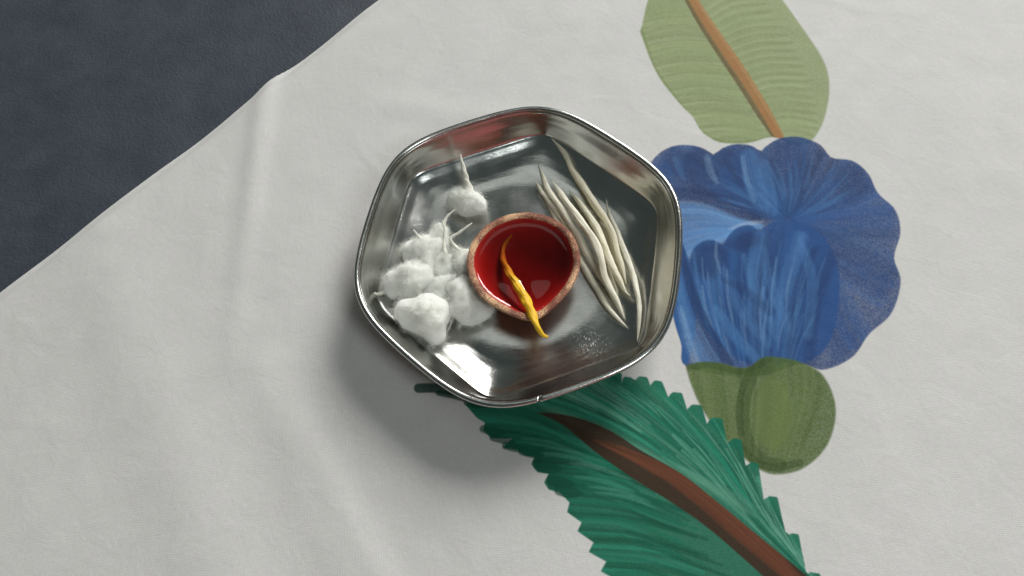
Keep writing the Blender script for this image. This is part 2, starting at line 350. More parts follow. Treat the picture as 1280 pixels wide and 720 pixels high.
    for i in range(120):                      # bristle marks in the lower petals
        x = 866+rr.random()*170; y = 300+rr.random()*95; tx = 905+(x-880)*.62; L_ = 30+70*rr.random(); dy = 455-y; dx = (tx-x)/dy
        stroke([(x, y), (x+dx*L_*.5-3, y+L_*.5), (x+dx*L_, y+L_)], 1.6+3*rr.random(), jit([B0, B1, B3, B3, B4][int(rr.integers(5))], .2), .32, .7, taper=(.6, .3), steps=5, soft=1.2)
    for i in range(110):                      # and in the upper ones
        an = rr.random()*2.6+3.4; r1 = 95-45*rr.random(); r2 = r1-20-30*rr.random()
        p1 = (cx+r1*1.25*math.cos(an), cy+r1*math.sin(an)); p2 = (cx+r2*1.25*math.cos(an+.05), cy+r2*math.sin(an+.05))
        stroke([p1, ((p1[0]+p2[0])/2+2, (p1[1]+p2[1])/2), p2], 1.6+3*rr.random(), jit([B0, B1, B2, B3, B3][int(rr.integers(5))], .2), .22, .7, taper=(.6, .3), steps=5, soft=1.2)
    stroke([(851, 305), (858, 340), (872, 385), (890, 420), (912, 456)], 13, B0, .8, .4, taper=(.4, 1), soft=2)
    for (p, wd, c, op) in [([(846, 340), (852, 380), (866, 420), (884, 456)], 16, B3, .75), ([(850, 385), (860, 425), (872, 456)], 11, B4, .6), ([(836, 345), (846, 395), (858, 450)], 10, B2, .8),
                           ([(905, 335), (925, 385), (960, 430)], 13, B3, .45), ([(930, 320), (945, 365), (970, 420)], 13, B3, .42), ([(880, 352), (900, 395), (930, 440)], 14, B2, .6), ([(955, 310), (962, 350), (985, 410)], 12, B3, .45),
                           ([(895, 385), (920, 420), (945, 448)], 14, B3, .55), ([(905, 350), (930, 362), (962, 390)], 12, B0, .5), ([(1000, 300), (1015, 350), (1010, 420)], 14, B3, .4)]:
        stroke(p, wd, c, op, 0.8, taper=(.5, .8), soft=3)
    clip[0] = None
    # --- olive sepal leaf under the flower
    O0, O1, O2 = (0.040, 0.075, 0.020), (0.085, 0.138, 0.028), (0.155, 0.215, 0.065)
    poly([(857, 457), (875, 452), (900, 453), (922, 459), (938, 458), (952, 447), (972, 446), (1000, 452), (1030, 470), (1045, 510), (1035, 555), (1005, 585), (968, 593), (942, 582), (920, 562), (902, 546), (886, 524), (872, 500), (862, 475)], O1, .97, 1.8, 110, setclip=True)
    for i in range(34):
        t = i/33; x = 862+t*165
        stroke([(x, 456+4*rr.random()), (x+8-10*t, 500), (880+t*120+5*rr.random(), 540+40*math.sin(t*2.6))], 6+5*rr.random(), jit([O0, O1, O2][int(rr.integers(3))], .25), .4, .8, taper=(.9, .5))
    stroke([(948, 450), (932, 490), (930, 535), (945, 572), (975, 582)], 17, O0, .6, .5); stroke([(940, 460), (925, 500), (926, 540)], 9, O0, .5, .6)
    poly([(958, 468), (975, 474), (990, 505), (988, 540), (970, 562), (952, 555), (944, 525), (948, 490)], O2, .55, 4, 40)
    stroke([(862, 459), (890, 456), (922, 464), (944, 458), (962, 449)], 8, O0, .55, .5)
    stroke([(920, 552), (945, 576), (970, 584), (1000, 578)], 10, O0, .7, .5)
    # --- big viridian leaf with a brown rib
    clip[0] = None
    G0, G1, G2, G3 = (0.004, 0.075, 0.043), (0.009, 0.155, 0.092), (0.022, 0.255, 0.160), (0.16, 0.43, 0.32)
    teeth = [(690, 440), (715, 445), (742, 452), (765, 464), (780, 471), (799, 469), (817, 478), (841, 491), (864, 507), (889, 524), (914, 549), (937, 580), (960, 622), (988, 668), (1012, 715), (1036, 764), (1060, 815)]
    up_edge = []
    for i, (x, y) in enumerate(teeth):
        x, y = x+rr.normal()*1.2, y+rr.normal()*1.2; q_ = 9+4*rr.random()
        up_edge += [(x-1, y+1), (x+2, y-1), (x+q_, y), (x+q_+1.5, y+1.5)]
        if i < len(teeth)-1:
            nx, ny = teeth[i+1]; up_edge += [((x+q_)*.3+(nx-2)*.7, y*.15+ny*.85+4+5*rr.random())]
    lower = [(1060, 840), (930, 830), (846, 812), (826, 806), (832, 796), (808, 786), (814, 774), (788, 764), (795, 752), (768, 738), (776, 728), (751, 714), (758, 702), (736, 690), (742, 678), (722, 664), (727, 653), (709, 640), (712, 628), (699, 615), (686, 612), (680, 603), (686, 592), (672, 590), (664, 580), (668, 571), (655, 569), (646, 562), (628, 560), (640, 548), (613, 547), (604, 538), (606, 528), (596, 522), (581, 505), (600, 500), (560, 470), (620, 440)]
    poly(up_edge+lower, G1, .98, 0.9, 0, .04, setclip=True)
    RBC = catmull([(640, 508), (700, 517), (768, 541), (850, 591), (897, 628), (950, 672), (1004, 716), (1060, 765), (1100, 800)], 101)
    EDC = catmull([(640, 440), (700, 442), (765, 464), (817, 478), (864, 507), (914, 549), (960, 622), (1012, 715), (1060, 815)], 101)
    def lobe(t, w_):
        k = np.clip(np.asarray(t)*100, 0, 100); a = np.minimum(k.astype(int), 99); f = (k-a)[:, None]
        r_, e_ = RBC[a]*(1-f)+RBC[a+1]*f, EDC[a]*(1-f)+EDC[a+1]*f
        return r_+(e_-r_)*np.asarray(w_)[:, None]
    for i in range(420):
        t0 = rr.random()*.95-.02; w0 = .12+1.0*rr.random(); dt = .14+.16*rr.random()
        pts = lobe([t0, t0+dt*.33, t0+dt*.66, t0+dt], [w0, w0*.82, w0*.66, w0*.52])
        stroke(pts, 1.6+5.0*rr.random()**2, jit([G0, G0, G1, G1, G2, G2, G3][int(rr.integers(7))], .25), .50, .6, taper=(.9, .4), steps=6, soft=1.2)
    for i in range(60):
        t0 = rr.random()*.8; w0 = .3+.7*rr.random(); dt = .05+.12*rr.random()
        stroke(lobe([t0, t0+dt/2, t0+dt], [w0, w0*.86, w0*.74]), 1.1+.8*rr.random(), G3, .55, .5, taper=(.5, .3), steps=5, soft=.7)
    for i, (x, y) in enumerate(teeth):        # loaded brush tips
        stroke([(x+4, y), (x+14, y+12), (x+30, y+30)], 11, jit(G1, .15), .55, .4, taper=(1, .3), steps=5, soft=2)
    for i in range(22):                       # worn, paler paint beside the rib
        t = i/21; x, y = 660+t*235, 492+t*112+rr.random()*8
        stroke([(x, y), (x+34, y+19), (x+72, y+46)], 6+7*rr.random(), jit(G3 if i % 2 else (0.10, 0.30, 0.20), .2), .40, .85, taper=(.4, .3), steps=6, soft=2.5)
    left = [(570, 480), (581, 503), (597, 518), (604, 532), (613, 543), (628, 556), (645, 556), (656, 564), (669, 576), (673, 588), (684, 598), (690, 608), (702, 624), (709, 642), (722, 666), (736, 691), (751, 715), (768, 740), (788, 766), (810, 790)]
    for i in range(120):
        t = i/119; k = t*(len(left)-1); a = int(min(k, len(left)-2)); f = k-a
        sx, sy = left[a][0]*(1-f)+left[a+1][0]*f-2, left[a][1]*(1-f)+left[a+1][1]*f
        L_ = 120+60*rr.random(); up = 14-20*t
        stroke([(sx, sy), (sx+L_*.5, sy+6+up*.4+rr.normal()*2), (sx+L_, sy+34+up+rr.normal()*3)], 3.5+6*rr.random(), jit([G0, G0, G0, G1, G1, G2][int(rr.integers(6))], .25), .62, .6, taper=(1, .5), steps=6)
    for i in range(26):
        t = rr.random(); sx, sy = 650+t*110, 530+t*78+rr.random()*20
        stroke([(sx, sy), (sx+35, sy+5), (sx+75, sy+20)], 3+4*rr.random(), jit(G3 if i % 3 == 0 else G2, .2), .38, .8, taper=(.4, .3), steps=5, soft=1.5)
    clip[0] = None
    for (x, y, rad) in [(604, 536, 5), (616, 547, 4.5), (632, 557, 5), (652, 564, 5), (674, 581, 8), (690, 600, 7), (700, 612, 8), (583, 503, 4)]:
        stroke([(x, y), (x+12, y+3), (x+26, y+5)], rad*2, jit(G0, .2), .9, .2, taper=(.95, .4), steps=6, soft=1.0)
    stroke([(523, 485), (545, 485), (572, 490), (600, 498)], 12, (0.004, 0.05, 0.035), .97, .12, taper=(1, .9)); stroke([(548, 491), (575, 497), (600, 505)], 7, (0.004, 0.05, 0.035), .95, .2)
    rib = [(670, 515), (700, 517), (735, 526), (768, 541), (800, 562), (850, 591), (897, 628), (950, 672), (1004, 716), (1060, 765), (1030, 790), (960, 726), (890, 664), (838, 627), (790, 597), (742, 563), (705, 532)]
    poly(rib, (0.050, 0.024, 0.014), .98, 1.0, 80, .06, setclip=True)
    for i in range(34):
        t = i/33
        stroke([(740+t*40, 544+t*14+rr.random()*8), (840+t*24, 604-t*6), (930+t*20, 680-t*14), (1040, 770)], 4+4*rr.random(), jit((0.17, 0.056, 0.028) if i % 3 else (0.06, 0.026, 0.014), .3), .42, .7, taper=(.2, .8), steps=8, soft=1.5)
    clip[0] = None
    # faint unevenness of the bleached cotton
    nn = np.random.default_rng(5).random((64, 80)); yy = np.linspace(0, 62.9, NY); xx = np.linspace(0, 78.9, NX)
    y0 = yy.astype(int); x0 = xx.astype(int); fy_ = (yy-y0)[:, None]; fx_ = (xx-x0)[None, :]
    fy_ = fy_*fy_*(3-2*fy_); fx_ = fx_*fx_*(3-2*fx_)
    lo = (nn[y0][:, x0]*(1-fx_)+nn[y0][:, x0+1]*fx_)*(1-fy_)+(nn[y0+1][:, x0]*(1-fx_)+nn[y0+1][:, x0+1]*fx_)*fy_
    img *= (0.965+0.05*lo[..., None]).astype(np.float32)
    im = bpy.data.images.new('cloth_print', NX, NY, float_buffer=False)
    lin = np.clip(img, 0, 1); srgb = np.where(lin <= 0.0031308, lin*12.92, 1.055*np.power(lin, 1/2.4)-0.055)
    px = np.ones((NY, NX, 4), np.float32); px[..., :3] = srgb
    im.pixels.foreach_set(px.ravel()); im.update(); im.pack()
    return im

def fold(u, v):                              # low folds of the cloth, cm
    h = np.zeros_like(u)
    xr = 334-(v-93)*0.13                     # a soft crease running down the left
    h += 0.34*np.exp(-((u-xr)/15)**2)*.8*np.clip(1-(v-60)/420, 0, 1)
    d = (u-(300+(v-400)*0.42))/1.08          # gentle swells, lower left
    h += 0.11*np.exp(-(d/32)**2)*smoothstep(360, 520, v)
    d2 = (u-(395+(v-560)*0.5)); h += 0.11*np.exp(-(d2/24)**2)*smoothstep(480, 600, v)
    h += 0.14*np.exp(-((v-150-0.12*(u-640))/16)**2)*smoothstep(760, 690, u)*smoothstep(420, 520, u)*0.5
    d3 = (u-(120+(v-300)*0.35)); h += 0.15*np.exp(-(d3/60)**2)
    d4 = (u-(1175-(v-300)*0.3)); h += 0.12*np.exp(-(d4/50)**2)
    return h
def build_cloth():
    st = 0.28; xs = np.arange(X0, X1+.01, st); ys = np.arange(Y0, Y1+.01, st)
    XX, YY = np.meshgrid(xs, ys); u, v = uv_of(XX, YY)
    Z = fold(u, v)
    for sc_, am in ((0.07, 0.10), (0.18, 0.035), (0.5, 0.010)):
        nz = np.array([noise.noise(Vector((x*sc_, y*sc_, 3.1*sc_))) for x, y in zip(XX.ravel(), YY.ravel())]).reshape(Z.shape); Z += am*nz
    r = np.hypot(XX+0.2, YY); Z *= smoothstep(6.0, 9.5, r)            # held flat under the bowl
    # the cloth ends along a slanting hem at the far left
    e0, e1 = ray_at(313, 113, 0)[:2], ray_at(339, 93, 0)[:2]; ed = (e1-e0)/np.linalg.norm(e1-e0); en = np.array([-ed[1], ed[0]])
    dist = (XX-e0[0])*en[0]+(YY-e0[1])*en[1]                          # positive beyond the hem
    beyond = np.clip(dist, 0, None); XX = XX-en[0]*beyond; YY = YY-en[1]*beyond
    Z = Z-0.02-0.62*smoothstep(-1.3, 0.0, dist)*(1+0.12*np.sin(XX*.9))
    Vv = np.stack([XX, YY, Z], -1).reshape(-1, 3)
    F = grid_faces(len(ys), len(xs), closed_u=False); F = F[(dist.ravel()[F] < 0).any(1)]
    used = np.unique(F); ren = np.full(len(Vv), -1); ren[used] = np.arange(len(used)); Vv = Vv[used]; F = ren[F]
    m, nt, p = new_mat('printed_cotton_cloth'); L = nt.links.new
    im = cloth_image()
    tx = nd(nt, 'ShaderNodeTexImage', image=im, interpolation='Cubic'); uvn = nd(nt, 'ShaderNodeUVMap', uv_map='UVMap'); L(uvn.outputs[0], tx.inputs[0])
    tc = nd(nt, 'ShaderNodeTexCoord')
    n1 = nd(nt, 'ShaderNodeTexNoise', i_Scale=500.0, i_Detail=5.0); L(tc.outputs['Object'], n1.inputs['Vector'])
    mx = nd(nt, 'ShaderNodeMix', data_type='RGBA', blend_type='MULTIPLY'); mx.inputs[0].default_value = 1.0
    L(tx.outputs[0], mx.inputs[6]); L(ramp(nt, n1.outputs[0], [(0.25, (0.93, 0.93, 0.93)), (0.75, (1, 1, 1))]), mx.inputs[7])
    L(mx.outputs[2], p.inputs['Base Color'])
    p.inputs['Roughness'].default_value = 0.88; p.inputs['Specular IOR Level'].default_value = 0.2; p.inputs['Sheen Weight'].default_value = 0.1
    w1 = nd(nt, 'ShaderNodeTexWave', wave_type='BANDS', bands_direction='X', i_Scale=420.0, i_Distortion=2.0, i_Detail=1.0); L(tc.outputs['Object'], w1.inputs['Vector'])
    w2 = nd(nt, 'ShaderNodeTexWave', wave_type='BANDS', bands_direction='Y', i_Scale=420.0, i_Distortion=2.0, i_Detail=1.0); L(tc.outputs['Object'], w2.inputs['Vector'])
    ad = nd(nt, 'ShaderNodeMath', operation='ADD'); L(w1.outputs['Fac'], ad.inputs[0]); L(w2.outputs['Fac'], ad.inputs[1])
    wv = nd(nt, 'ShaderNodeMix', data_type='RGBA', blend_type='MULTIPLY'); wv.inputs[0].default_value = 1.0; L(mx.outputs[2], wv.inputs[6])      # threads catch the dye unevenly
    hf = nd(nt, 'ShaderNodeMath', operation='MULTIPLY'); hf.inputs[1].default_value = 0.5; L(ad.outputs[0], hf.inputs[0]); L(ramp(nt, hf.outputs[0], [(0.1, (0.88, 0.88, 0.88)), (0.8, (1.03, 1.03, 1.03))]), wv.inputs[7]); L(wv.outputs[2], p.inputs['Base Color'])
    b1 = nd(nt, 'ShaderNodeBump', i_Strength=0.10, i_Distance=0.0003); L(ad.outputs[0], b1.inputs['Height'])
    n2 = nd(nt, 'ShaderNodeTexNoise', i_Scale=70.0, i_Detail=6.0, i_Roughness=0.6, i_Distortion=0.6); L(tc.outputs['Object'], n2.inputs['Vector'])
    b2 = nd(nt, 'ShaderNodeBump', i_Strength=0.26, i_Distance=0.0016); L(n2.outputs[0], b2.inputs['Height']); L(b1.outputs[0], b2.inputs['Normal'])
    n3 = nd(nt, 'ShaderNodeTexNoise', i_Scale=8.0, i_Detail=3.0, i_Distortion=0.4); L(tc.outputs['Object'], n3.inputs['Vector'])       # fine creases: narrow ridges of a warped noise
    sb = nd(nt, 'ShaderNodeMath', operation='SUBTRACT'); sb.inputs[1].default_value = 0.5; L(n3.outputs[0], sb.inputs[0])
    ab = nd(nt, 'ShaderNodeMath', operation='ABSOLUTE'); L(sb.outputs[0], ab.inputs[0])
    mr = nd(nt, 'ShaderNodeMapRange', interpolation_type='SMOOTHSTEP'); mr.inputs['From Min'].default_value = 0.035; mr.inputs['From Max'].default_value = 0.0; L(ab.outputs[0], mr.inputs[0])
    n6 = nd(nt, 'ShaderNodeTexNoise', i_Scale=9.0, i_Detail=1.0); L(tc.outputs['Object'], n6.inputs['Vector'])
    m6 = nd(nt, 'ShaderNodeMapRange'); m6.inputs['From Min'].default_value = 0.52; m6.inputs['From Max'].default_value = 0.68; L(n6.outputs[0], m6.inputs[0])
    mm = nd(nt, 'ShaderNodeMath', operation='MULTIPLY'); L(mr.outputs[0], mm.inputs[0]); L(m6.outputs[0], mm.inputs[1])
    b3 = nd(nt, 'ShaderNodeBump', i_Strength=0.28, i_Distance=0.0008); L(mm.outputs[0], b3.inputs['Height']); L(b2.outputs[0], b3.inputs['Normal'])
    L(b3.outputs[0], p.inputs['Normal'])
    o = mesh_obj('tablecloth', Vv, F, m)
    me = o.data; uvl = me.uv_layers.new(name='UVMap'); li = np.empty(len(me.loops), np.int32); me.loops.foreach_get('vertex_index', li)
    uvc = np.stack([(Vv[li, 0]-X0)/(X1-X0), (Vv[li, 1]-Y0)/(Y1-Y0)], -1).astype(np.float32); uvl.data.foreach_set('uv', uvc.ravel())
    tag(o, 'white cotton cloth printed with blue flowers and green leaves, spread under the steel bowl', 'tablecloth')
build_cloth()
def build_table():
    m, nt, p = new_mat('slate_blue_tabletop'); L = nt.links.new
    tc = nd(nt, 'ShaderNodeTexCoord'); n1 = nd(nt, 'ShaderNodeTexNoise', i_Scale=40.0, i_Detail=8.0, i_Roughness=0.65); L(tc.outputs['Object'], n1.inputs['Vector'])
    L(ramp(nt, n1.outputs[0], [(0.3, (0.034, 0.042, 0.058)), (0.7, (0.055, 0.066, 0.086))]), p.inputs['Base Color']); p.inputs['Roughness'].default_value = 0.6
    n2 = nd(nt, 'ShaderNodeTexNoise', i_Scale=600.0, i_Detail=4.0); L(tc.outputs['Object'], n2.inputs['Vector']); bb = nd(nt, 'ShaderNodeBump', i_Strength=0.5, i_Distance=0.001); L(n2.outputs[0], bb.inputs['Height']); L(bb.outputs[0], p.inputs['Normal'])
    x0, x1, y0, y1, a, b = X0-6, X1+6, Y0-6, Y1+8, -4.0, -0.75
    V = [(x0, y0, a), (x1, y0, a), (x1, y1, a), (x0, y1, a), (x0, y0, b-.3), (x1, y0, b-.3), (x1, y1, b-.3), (x0, y1, b-.3), (x0+.3, y0+.3, b), (x1-.3, y0+.3, b), (x1-.3, y1-.3, b), (x0+.3, y1-.3, b)]
    F = [[3, 2, 1, 0], [8, 9, 10, 11]]+[[k, (k+1) % 4, 4+(k+1) % 4, 4+k] for k in range(4)]+[[4+k, 4+(k+1) % 4, 8+(k+1) % 4, 8+k] for k in range(4)]
    o = mesh_obj('tabletop', V, F, m, smooth=False); o['kind'] = 'structure'
build_table()

# ------------------------------------------------------------------ six-sided steel bowl
R0, RP, RT0 = 8.2, math.exp(2.0003), -3.41606
def hexr(th, p=RP):
    s = 0
    for k in range(6): s = s+np.maximum(0, np.cos(th-RT0-2*math.pi*k/6))**p
    return s**(-1/p)
NA = 384
TH = np.linspace(0, 2*math.pi, NA, endpoint=False)
PROF = [  # share of the hexagon, height, sharpness of the corners, hexagon (1) or circle (0)
    (0.972, RIM_Z+.02, RP, 1), (0.962, RIM_Z-.06, RP, 1), (0.945, RIM_Z-.32, 8, 1), (0.918, RIM_Z-.68, 10, 1), (0.894, RIM_Z-1.04, 13, 1), (0.876, RIM_Z-1.32, 17, 1), (0.866, RIM_Z-1.47, 20, 1), (0.857, RIM_Z-1.555, 22, 1), (0.842, RIM_Z-1.605, 22, 1),
    (0.80, 0.86, 20, .99), (0.76, 0.69, 16, .93), (0.71, 0.51, 12, .75), (0.67, 0.404, 10, .45), (0.64, 0.352, 9, .2), (0.615, 0.320, 9, 0.05), (0.60, 0.309, 9, 0.0), (0.585, 0.302, 9, 0), (0.56, 0.30, 9, 0),
    (0.40, 0.30, 9, 0), (0.25, 0.30, 9, 0), (0.12, 0.30, 9, 0), (0.02, 0.30, 9, 0), (0.0005, 0.30, 9, 0)]
def ring(s, z, p, hx, off=0.0):
    r = R0*(s*(hx*hexr(TH, p)+(1-hx)*1.0))+off
    return np.stack([r*np.cos(TH), r*np.sin(TH), np.full(NA, z)], -1)
# smooth the profile
_pr = np.array(PROF); _t = np.r_[0, np.cumsum(np.hypot(np.diff(_pr[:, 0])*R0, np.diff(_pr[:, 1])))]
_tt = np.unique(np.r_[np.linspace(0, _t[-1], 110), _t]); PR = np.stack([np.interp(_tt, _t, _pr[:, k]) for k in range(4)], -1)
for _ in range(2): PR[1:-1] = 0.25*PR[:-2]+0.5*PR[1:-1]+0.25*PR[2:]
_GT = np.linspace(-math.pi, math.pi, 361); _GR = np.linspace(0, 9, 226)
_GZ = np.empty((361, 226))
_H = np.stack([hexr(_GT, p) for p in PR[:, 2]], 1)
for _i in range(361):
    _rr = R0*PR[:, 0]*(PR[:, 3]*_H[_i]+1-PR[:, 3]); _GZ[_i] = np.interp(_GR, _rr[::-1], PR[::-1, 1])
def bowl_za(x, y):                            # height of the bowl's inner face
    a = (np.arctan2(y, x)+math.pi)/(2*math.pi)*360; r = np.clip(np.hypot(x, y)/9*225, 0, 224.99)
    i = np.clip(a.astype(int), 0, 359); j = r.astype(int); fa, fr = a-i, r-j
    return (_GZ[i, j]*(1-fr)+_GZ[i, j+1]*fr)*(1-fa)+(_GZ[i+1, j]*(1-fr)+_GZ[i+1, j+1]*fr)*fa
def bowl_z(x, y): return float(bowl_za(np.array([x]), np.array([y]))[0])
def build_bowl():
    root = thing('steel_bowl', 'shiny six-sided stainless steel bowl holding the clay lamp and the cotton wicks', 'bowl', (0, 0, 0))
    inner = [ring(*q) for q in PR]; tck = 0.07
    outer = []
    for (s, z, p, hx) in PR[::-1]:
        f = 1 if s > 0.58 else 0
        outer.append(ring(s, z-(tck if not f else tck*0.8), p, hx, tck*0.6*f))
    V = np.vstack(inner+outer); n = len(inner)+len(outer)
    F = grid_faces(n, NA, True, True).tolist()
    mesh_obj('body', V, F, STEEL, root)
    # base ring the bowl stands on
    prof = [(4.55, 0.25), (4.62, 0.12), (4.66, 0.0), (4.72, -0.015), (4.80, 0.0), (4.86, 0.12), (4.88, 0.3)]
    V = np.vstack([np.stack([r*np.cos(TH), r*np.sin(TH), np.full(NA, z)], -1) for r, z in prof])
    mesh_obj('foot_ring', V, grid_faces(len(prof), NA), STEEL, root)
    # rolled rim with its lap seam
    seam = -math.radians(89.0); m = 16; V = []; tube_r = 0.155
    n = 360; ths = seam+np.linspace(0.0012, 2*math.pi-0.0012, n)
    for i, th in enumerate(ths):
        r = R0*float(hexr(np.array(th)))-0.12; k = tube_r*(1.0+0.06*math.exp(-(i/9)**2)-0.03*math.exp(-((n-1-i)/9)**2)+0.012*math.sin(th*9))
        for j in range(m):
            a = 2*math.pi*j/m
            V.append(((r+k*math.cos(a))*math.cos(th), (r+k*math.cos(a))*math.sin(th), RIM_Z-0.01+k*math.sin(a)))
    F = grid_faces(n, m).tolist(); F += [list(range(m))[::-1], [(n-1)*m+j for j in range(m)]]
    mesh_obj('rolled_rim', V, F, STEEL, root)
build_bowl()

# ------------------------------------------------------------------ clay lamp
LX, LY, LZ0 = 0.12, -0.92, 0.30
LH = 0.76
LZ = 2.95                                    # rim crown
def lamp_r(th, base, spout):                 # teardrop outline, spout to the south
    d = (th+math.pi/2-0.05+math.pi) % (2*math.pi)-math.pi
    return base*(1+0.012*np.sin(2*th+1)+0.006*np.sin(3*th))+spout*np.exp(-(d/0.40)**2)
def build_lamp():
    root = thing('clay_lamp', 'round terracotta oil lamp with a pinched spout and red inside, standing in the steel bowl', 'oil lamp', (LX, LY, LZ0))
    n = 160; th = np.linspace(0, 2*math.pi, n, endpoint=False)
    def rg(base, z, sp):
        r = lamp_r(th, base, sp)
        d = (th+math.pi/2-0.05+math.pi) % (2*math.pi)-math.pi
        return np.stack([LX+r*np.cos(th), LY+r*np.sin(th), z-0.10*sp*np.exp(-(d/0.33)**2)*(z > 2)+0.02*np.sin(2*th+.6)*(z > 2)], -1)
    out = [(0.0005, .305, 0), (1.3, .303, 0), (1.55, .31, 0), (1.68, .40, 0), (1.80, .7, 0), (2.05, 1.15, .05), (2.38, 1.65, .14), (2.63, 2.1, .24), (2.80, 2.5, .33), (2.875, 2.70, .37), (2.90, 2.80, .38), (2.885, 2.89, .38), (2.83, 2.94, .38), (2.75, 2.955, .38), (2.66, 2.94, .38), (2.58, 2.90, .37), (2.53, 2.84, .36)]
    V = np.vstack([rg(b, z, s) for b, z, s in out])
    V[:, 2] = LZ0+(V[:, 2]-LZ0)*LH
    v = V.reshape(len(out), n, 3)
    for i in range(4, len(out)):
        for j in range(n):
            q = Vector(v[i, j]*1.0); k = 1+0.010*noise.noise(q*1.3)+0.007*noise.noise(q*4.5)
            v[i, j, 0] = LX+(v[i, j, 0]-LX)*k; v[i, j, 1] = LY+(v[i, j, 1]-LY)*k; v[i, j, 2] += 0.018*noise.noise(q*2.2+Vector((3, 1, 5)))*(1 if out[i][1] > 2 else 0)
    body = mesh_obj('clay_body', v.reshape(-1, 3), grid_faces(len(out), n), CLAY, root, loc=(LX, LY, LZ0))
    last = v[-1]
    inn = [(2.50, 2.74, .35), (2.44, 2.55, .33), (2.34, 2.3, .30), (2.18, 1.95, .24), (1.92, 1.6, .15), (1.5, 1.28, .06), (1.0, 1.1, 0), (.5, 1.03, 0), (.0005, 1.02, 0)]
    V = np.vstack([rg(b, z, s) for b, z, s in inn]); V[:, 2] = LZ0+(V[:, 2]-LZ0)*LH; V = np.vstack([last, V])
    mesh_obj('red_lining', V, grid_faces(len(inn)+1, n), RED, root, loc=(LX, LY, LZ0))
    # oil: level, creeping up the wall and up the wick
    zt = 2.07; fr = np.r_[np.linspace(0.0001, .86, 40), np.linspace(.875, 1.0, 14)]
    wl = catmull(np.array([ray_at(u, v, z) for u, v, z in [(646, 357, 1.95), (653, 369, 2.1), (660, 382, 2.2)]]), 24)[:, :2]
    V = []
    for f in fr[::-1]:
        r = f*lamp_r(th, 2.475, .345*min(1, f+.05)); x, y = LX+r*np.cos(th), LY+r*np.sin(th)
        dw = (1-f)*2.55
        dk = np.min(np.hypot(x[:, None]-wl[None, :, 0], y[:, None]-wl[None, :, 1]), 1)-.17
        V.append(np.stack([x, y, zt+.085*math.exp(-dw/.14)+.07*np.exp(-np.clip(dk, 0, 9)/.11)], -1))
    under = []                                # underside a hair inside the lining
    for b, z, sp in [(.0002, 1.04, 0), (.5, 1.05, 0), (1.0, 1.12, 0), (1.5, 1.30, .06), (1.90, 1.62, .15), (2.15, 1.97, .24), (2.31, 2.31, .30), (2.405, 2.50, .325), (2.45, 2.66, .34)]:
        r = lamp_r(th, b, sp); under.append(np.stack([LX+r*np.cos(th), LY+r*np.sin(th), np.full(n, min(LZ0+(z-LZ0)*LH, zt+.06))], -1))
    V = np.vstack(V+under); pr = np.zeros(len(fr)+len(under))
    o = mesh_obj('lamp_oil', V, grid_faces(len(pr), n, True, True), OIL, None, loc=(LX, LY, zt))
    tag(o, 'clear pool of oil filling the red clay lamp', 'oil')
build_lamp()

# ------------------------------------------------------------------ cotton
def twist_bump(k, amp, turns, seed):
    def f(t, a, i):
        return 1+amp*math.sin(k*a+turns*2*math.pi*t)+0.10*noise.noise(Vector((math.cos(a)*1.2+seed, math.sin(a)*1.2, i*0.17)))+0.05*noise.noise(Vector((math.cos(a)*3+seed, math.sin(a)*3, i*0.5)))+0.20*noise.noise(Vector((math.cos(a+i*.03)*4, math.sin(a+i*.03)*4+seed, i*0.05)))
    return f
def fibres(path, radii, count, length, rnd, wid=0.006):
    """loose hairs standing off a cotton body, as slim three-sided blades"""
    V, F = [], []
    path = np.asarray(path); n = len(path)
    T = np.gradient(path, axis=0); T /= np.linalg.norm(T, axis=1)[:, None]+1e-12
    for _ in range(count):
        i = rnd.randrange(1, n-1); a = rnd.uniform(0, 2*math.pi)
        ref = np.array([.3, .2, .93]); N = np.cross(T[i], ref); N /= np.linalg.norm(N)+1e-9; B = np.cross(T[i], N)
        d = math.cos(a)*N+math.sin(a)*B
        p0 = path[i]+d*radii[i]*0.93; tdir = T[i]*rnd.uniform(-1, 1)+d*rnd.uniform(.25, .8)+np.array([rnd.gauss(0, .3) for _ in range(3)])
        tdir /= np.linalg.norm(tdir); L_ = length*rnd.uniform(.4, 1.2); bend = np.array([rnd.gauss(0, .35) for _ in range(3)])
        side = np.cross(tdir, d); side /= np.linalg.norm(side)+1e-9
        p1 = p0+tdir*L_*.5; p2 = p1+(tdir+bend)*L_*.5
        b = len(V); V += [p0-side*wid, p0+side*wid, p1-side*wid*.8, p1+side*wid*.8, p2]
        F += [[b, b+1, b+3, b+2], [b+2, b+3, b+4]]
    return V, F
def settle(pts, radii, lifts):
    """lay a traced line on the bowl: each point rests at the inner face plus its radius plus a lift"""
    out = []
    for (u, v), r, l in zip(pts, radii, lifts):
        z = 1.0
        for _ in range(14):
            q = ray_at(u, v, z); z = 0.5*z+0.5*(bowl_z(q[0], q[1])+r+l)
        out.append(ray_at(u, v, z))
    return np.array(out)
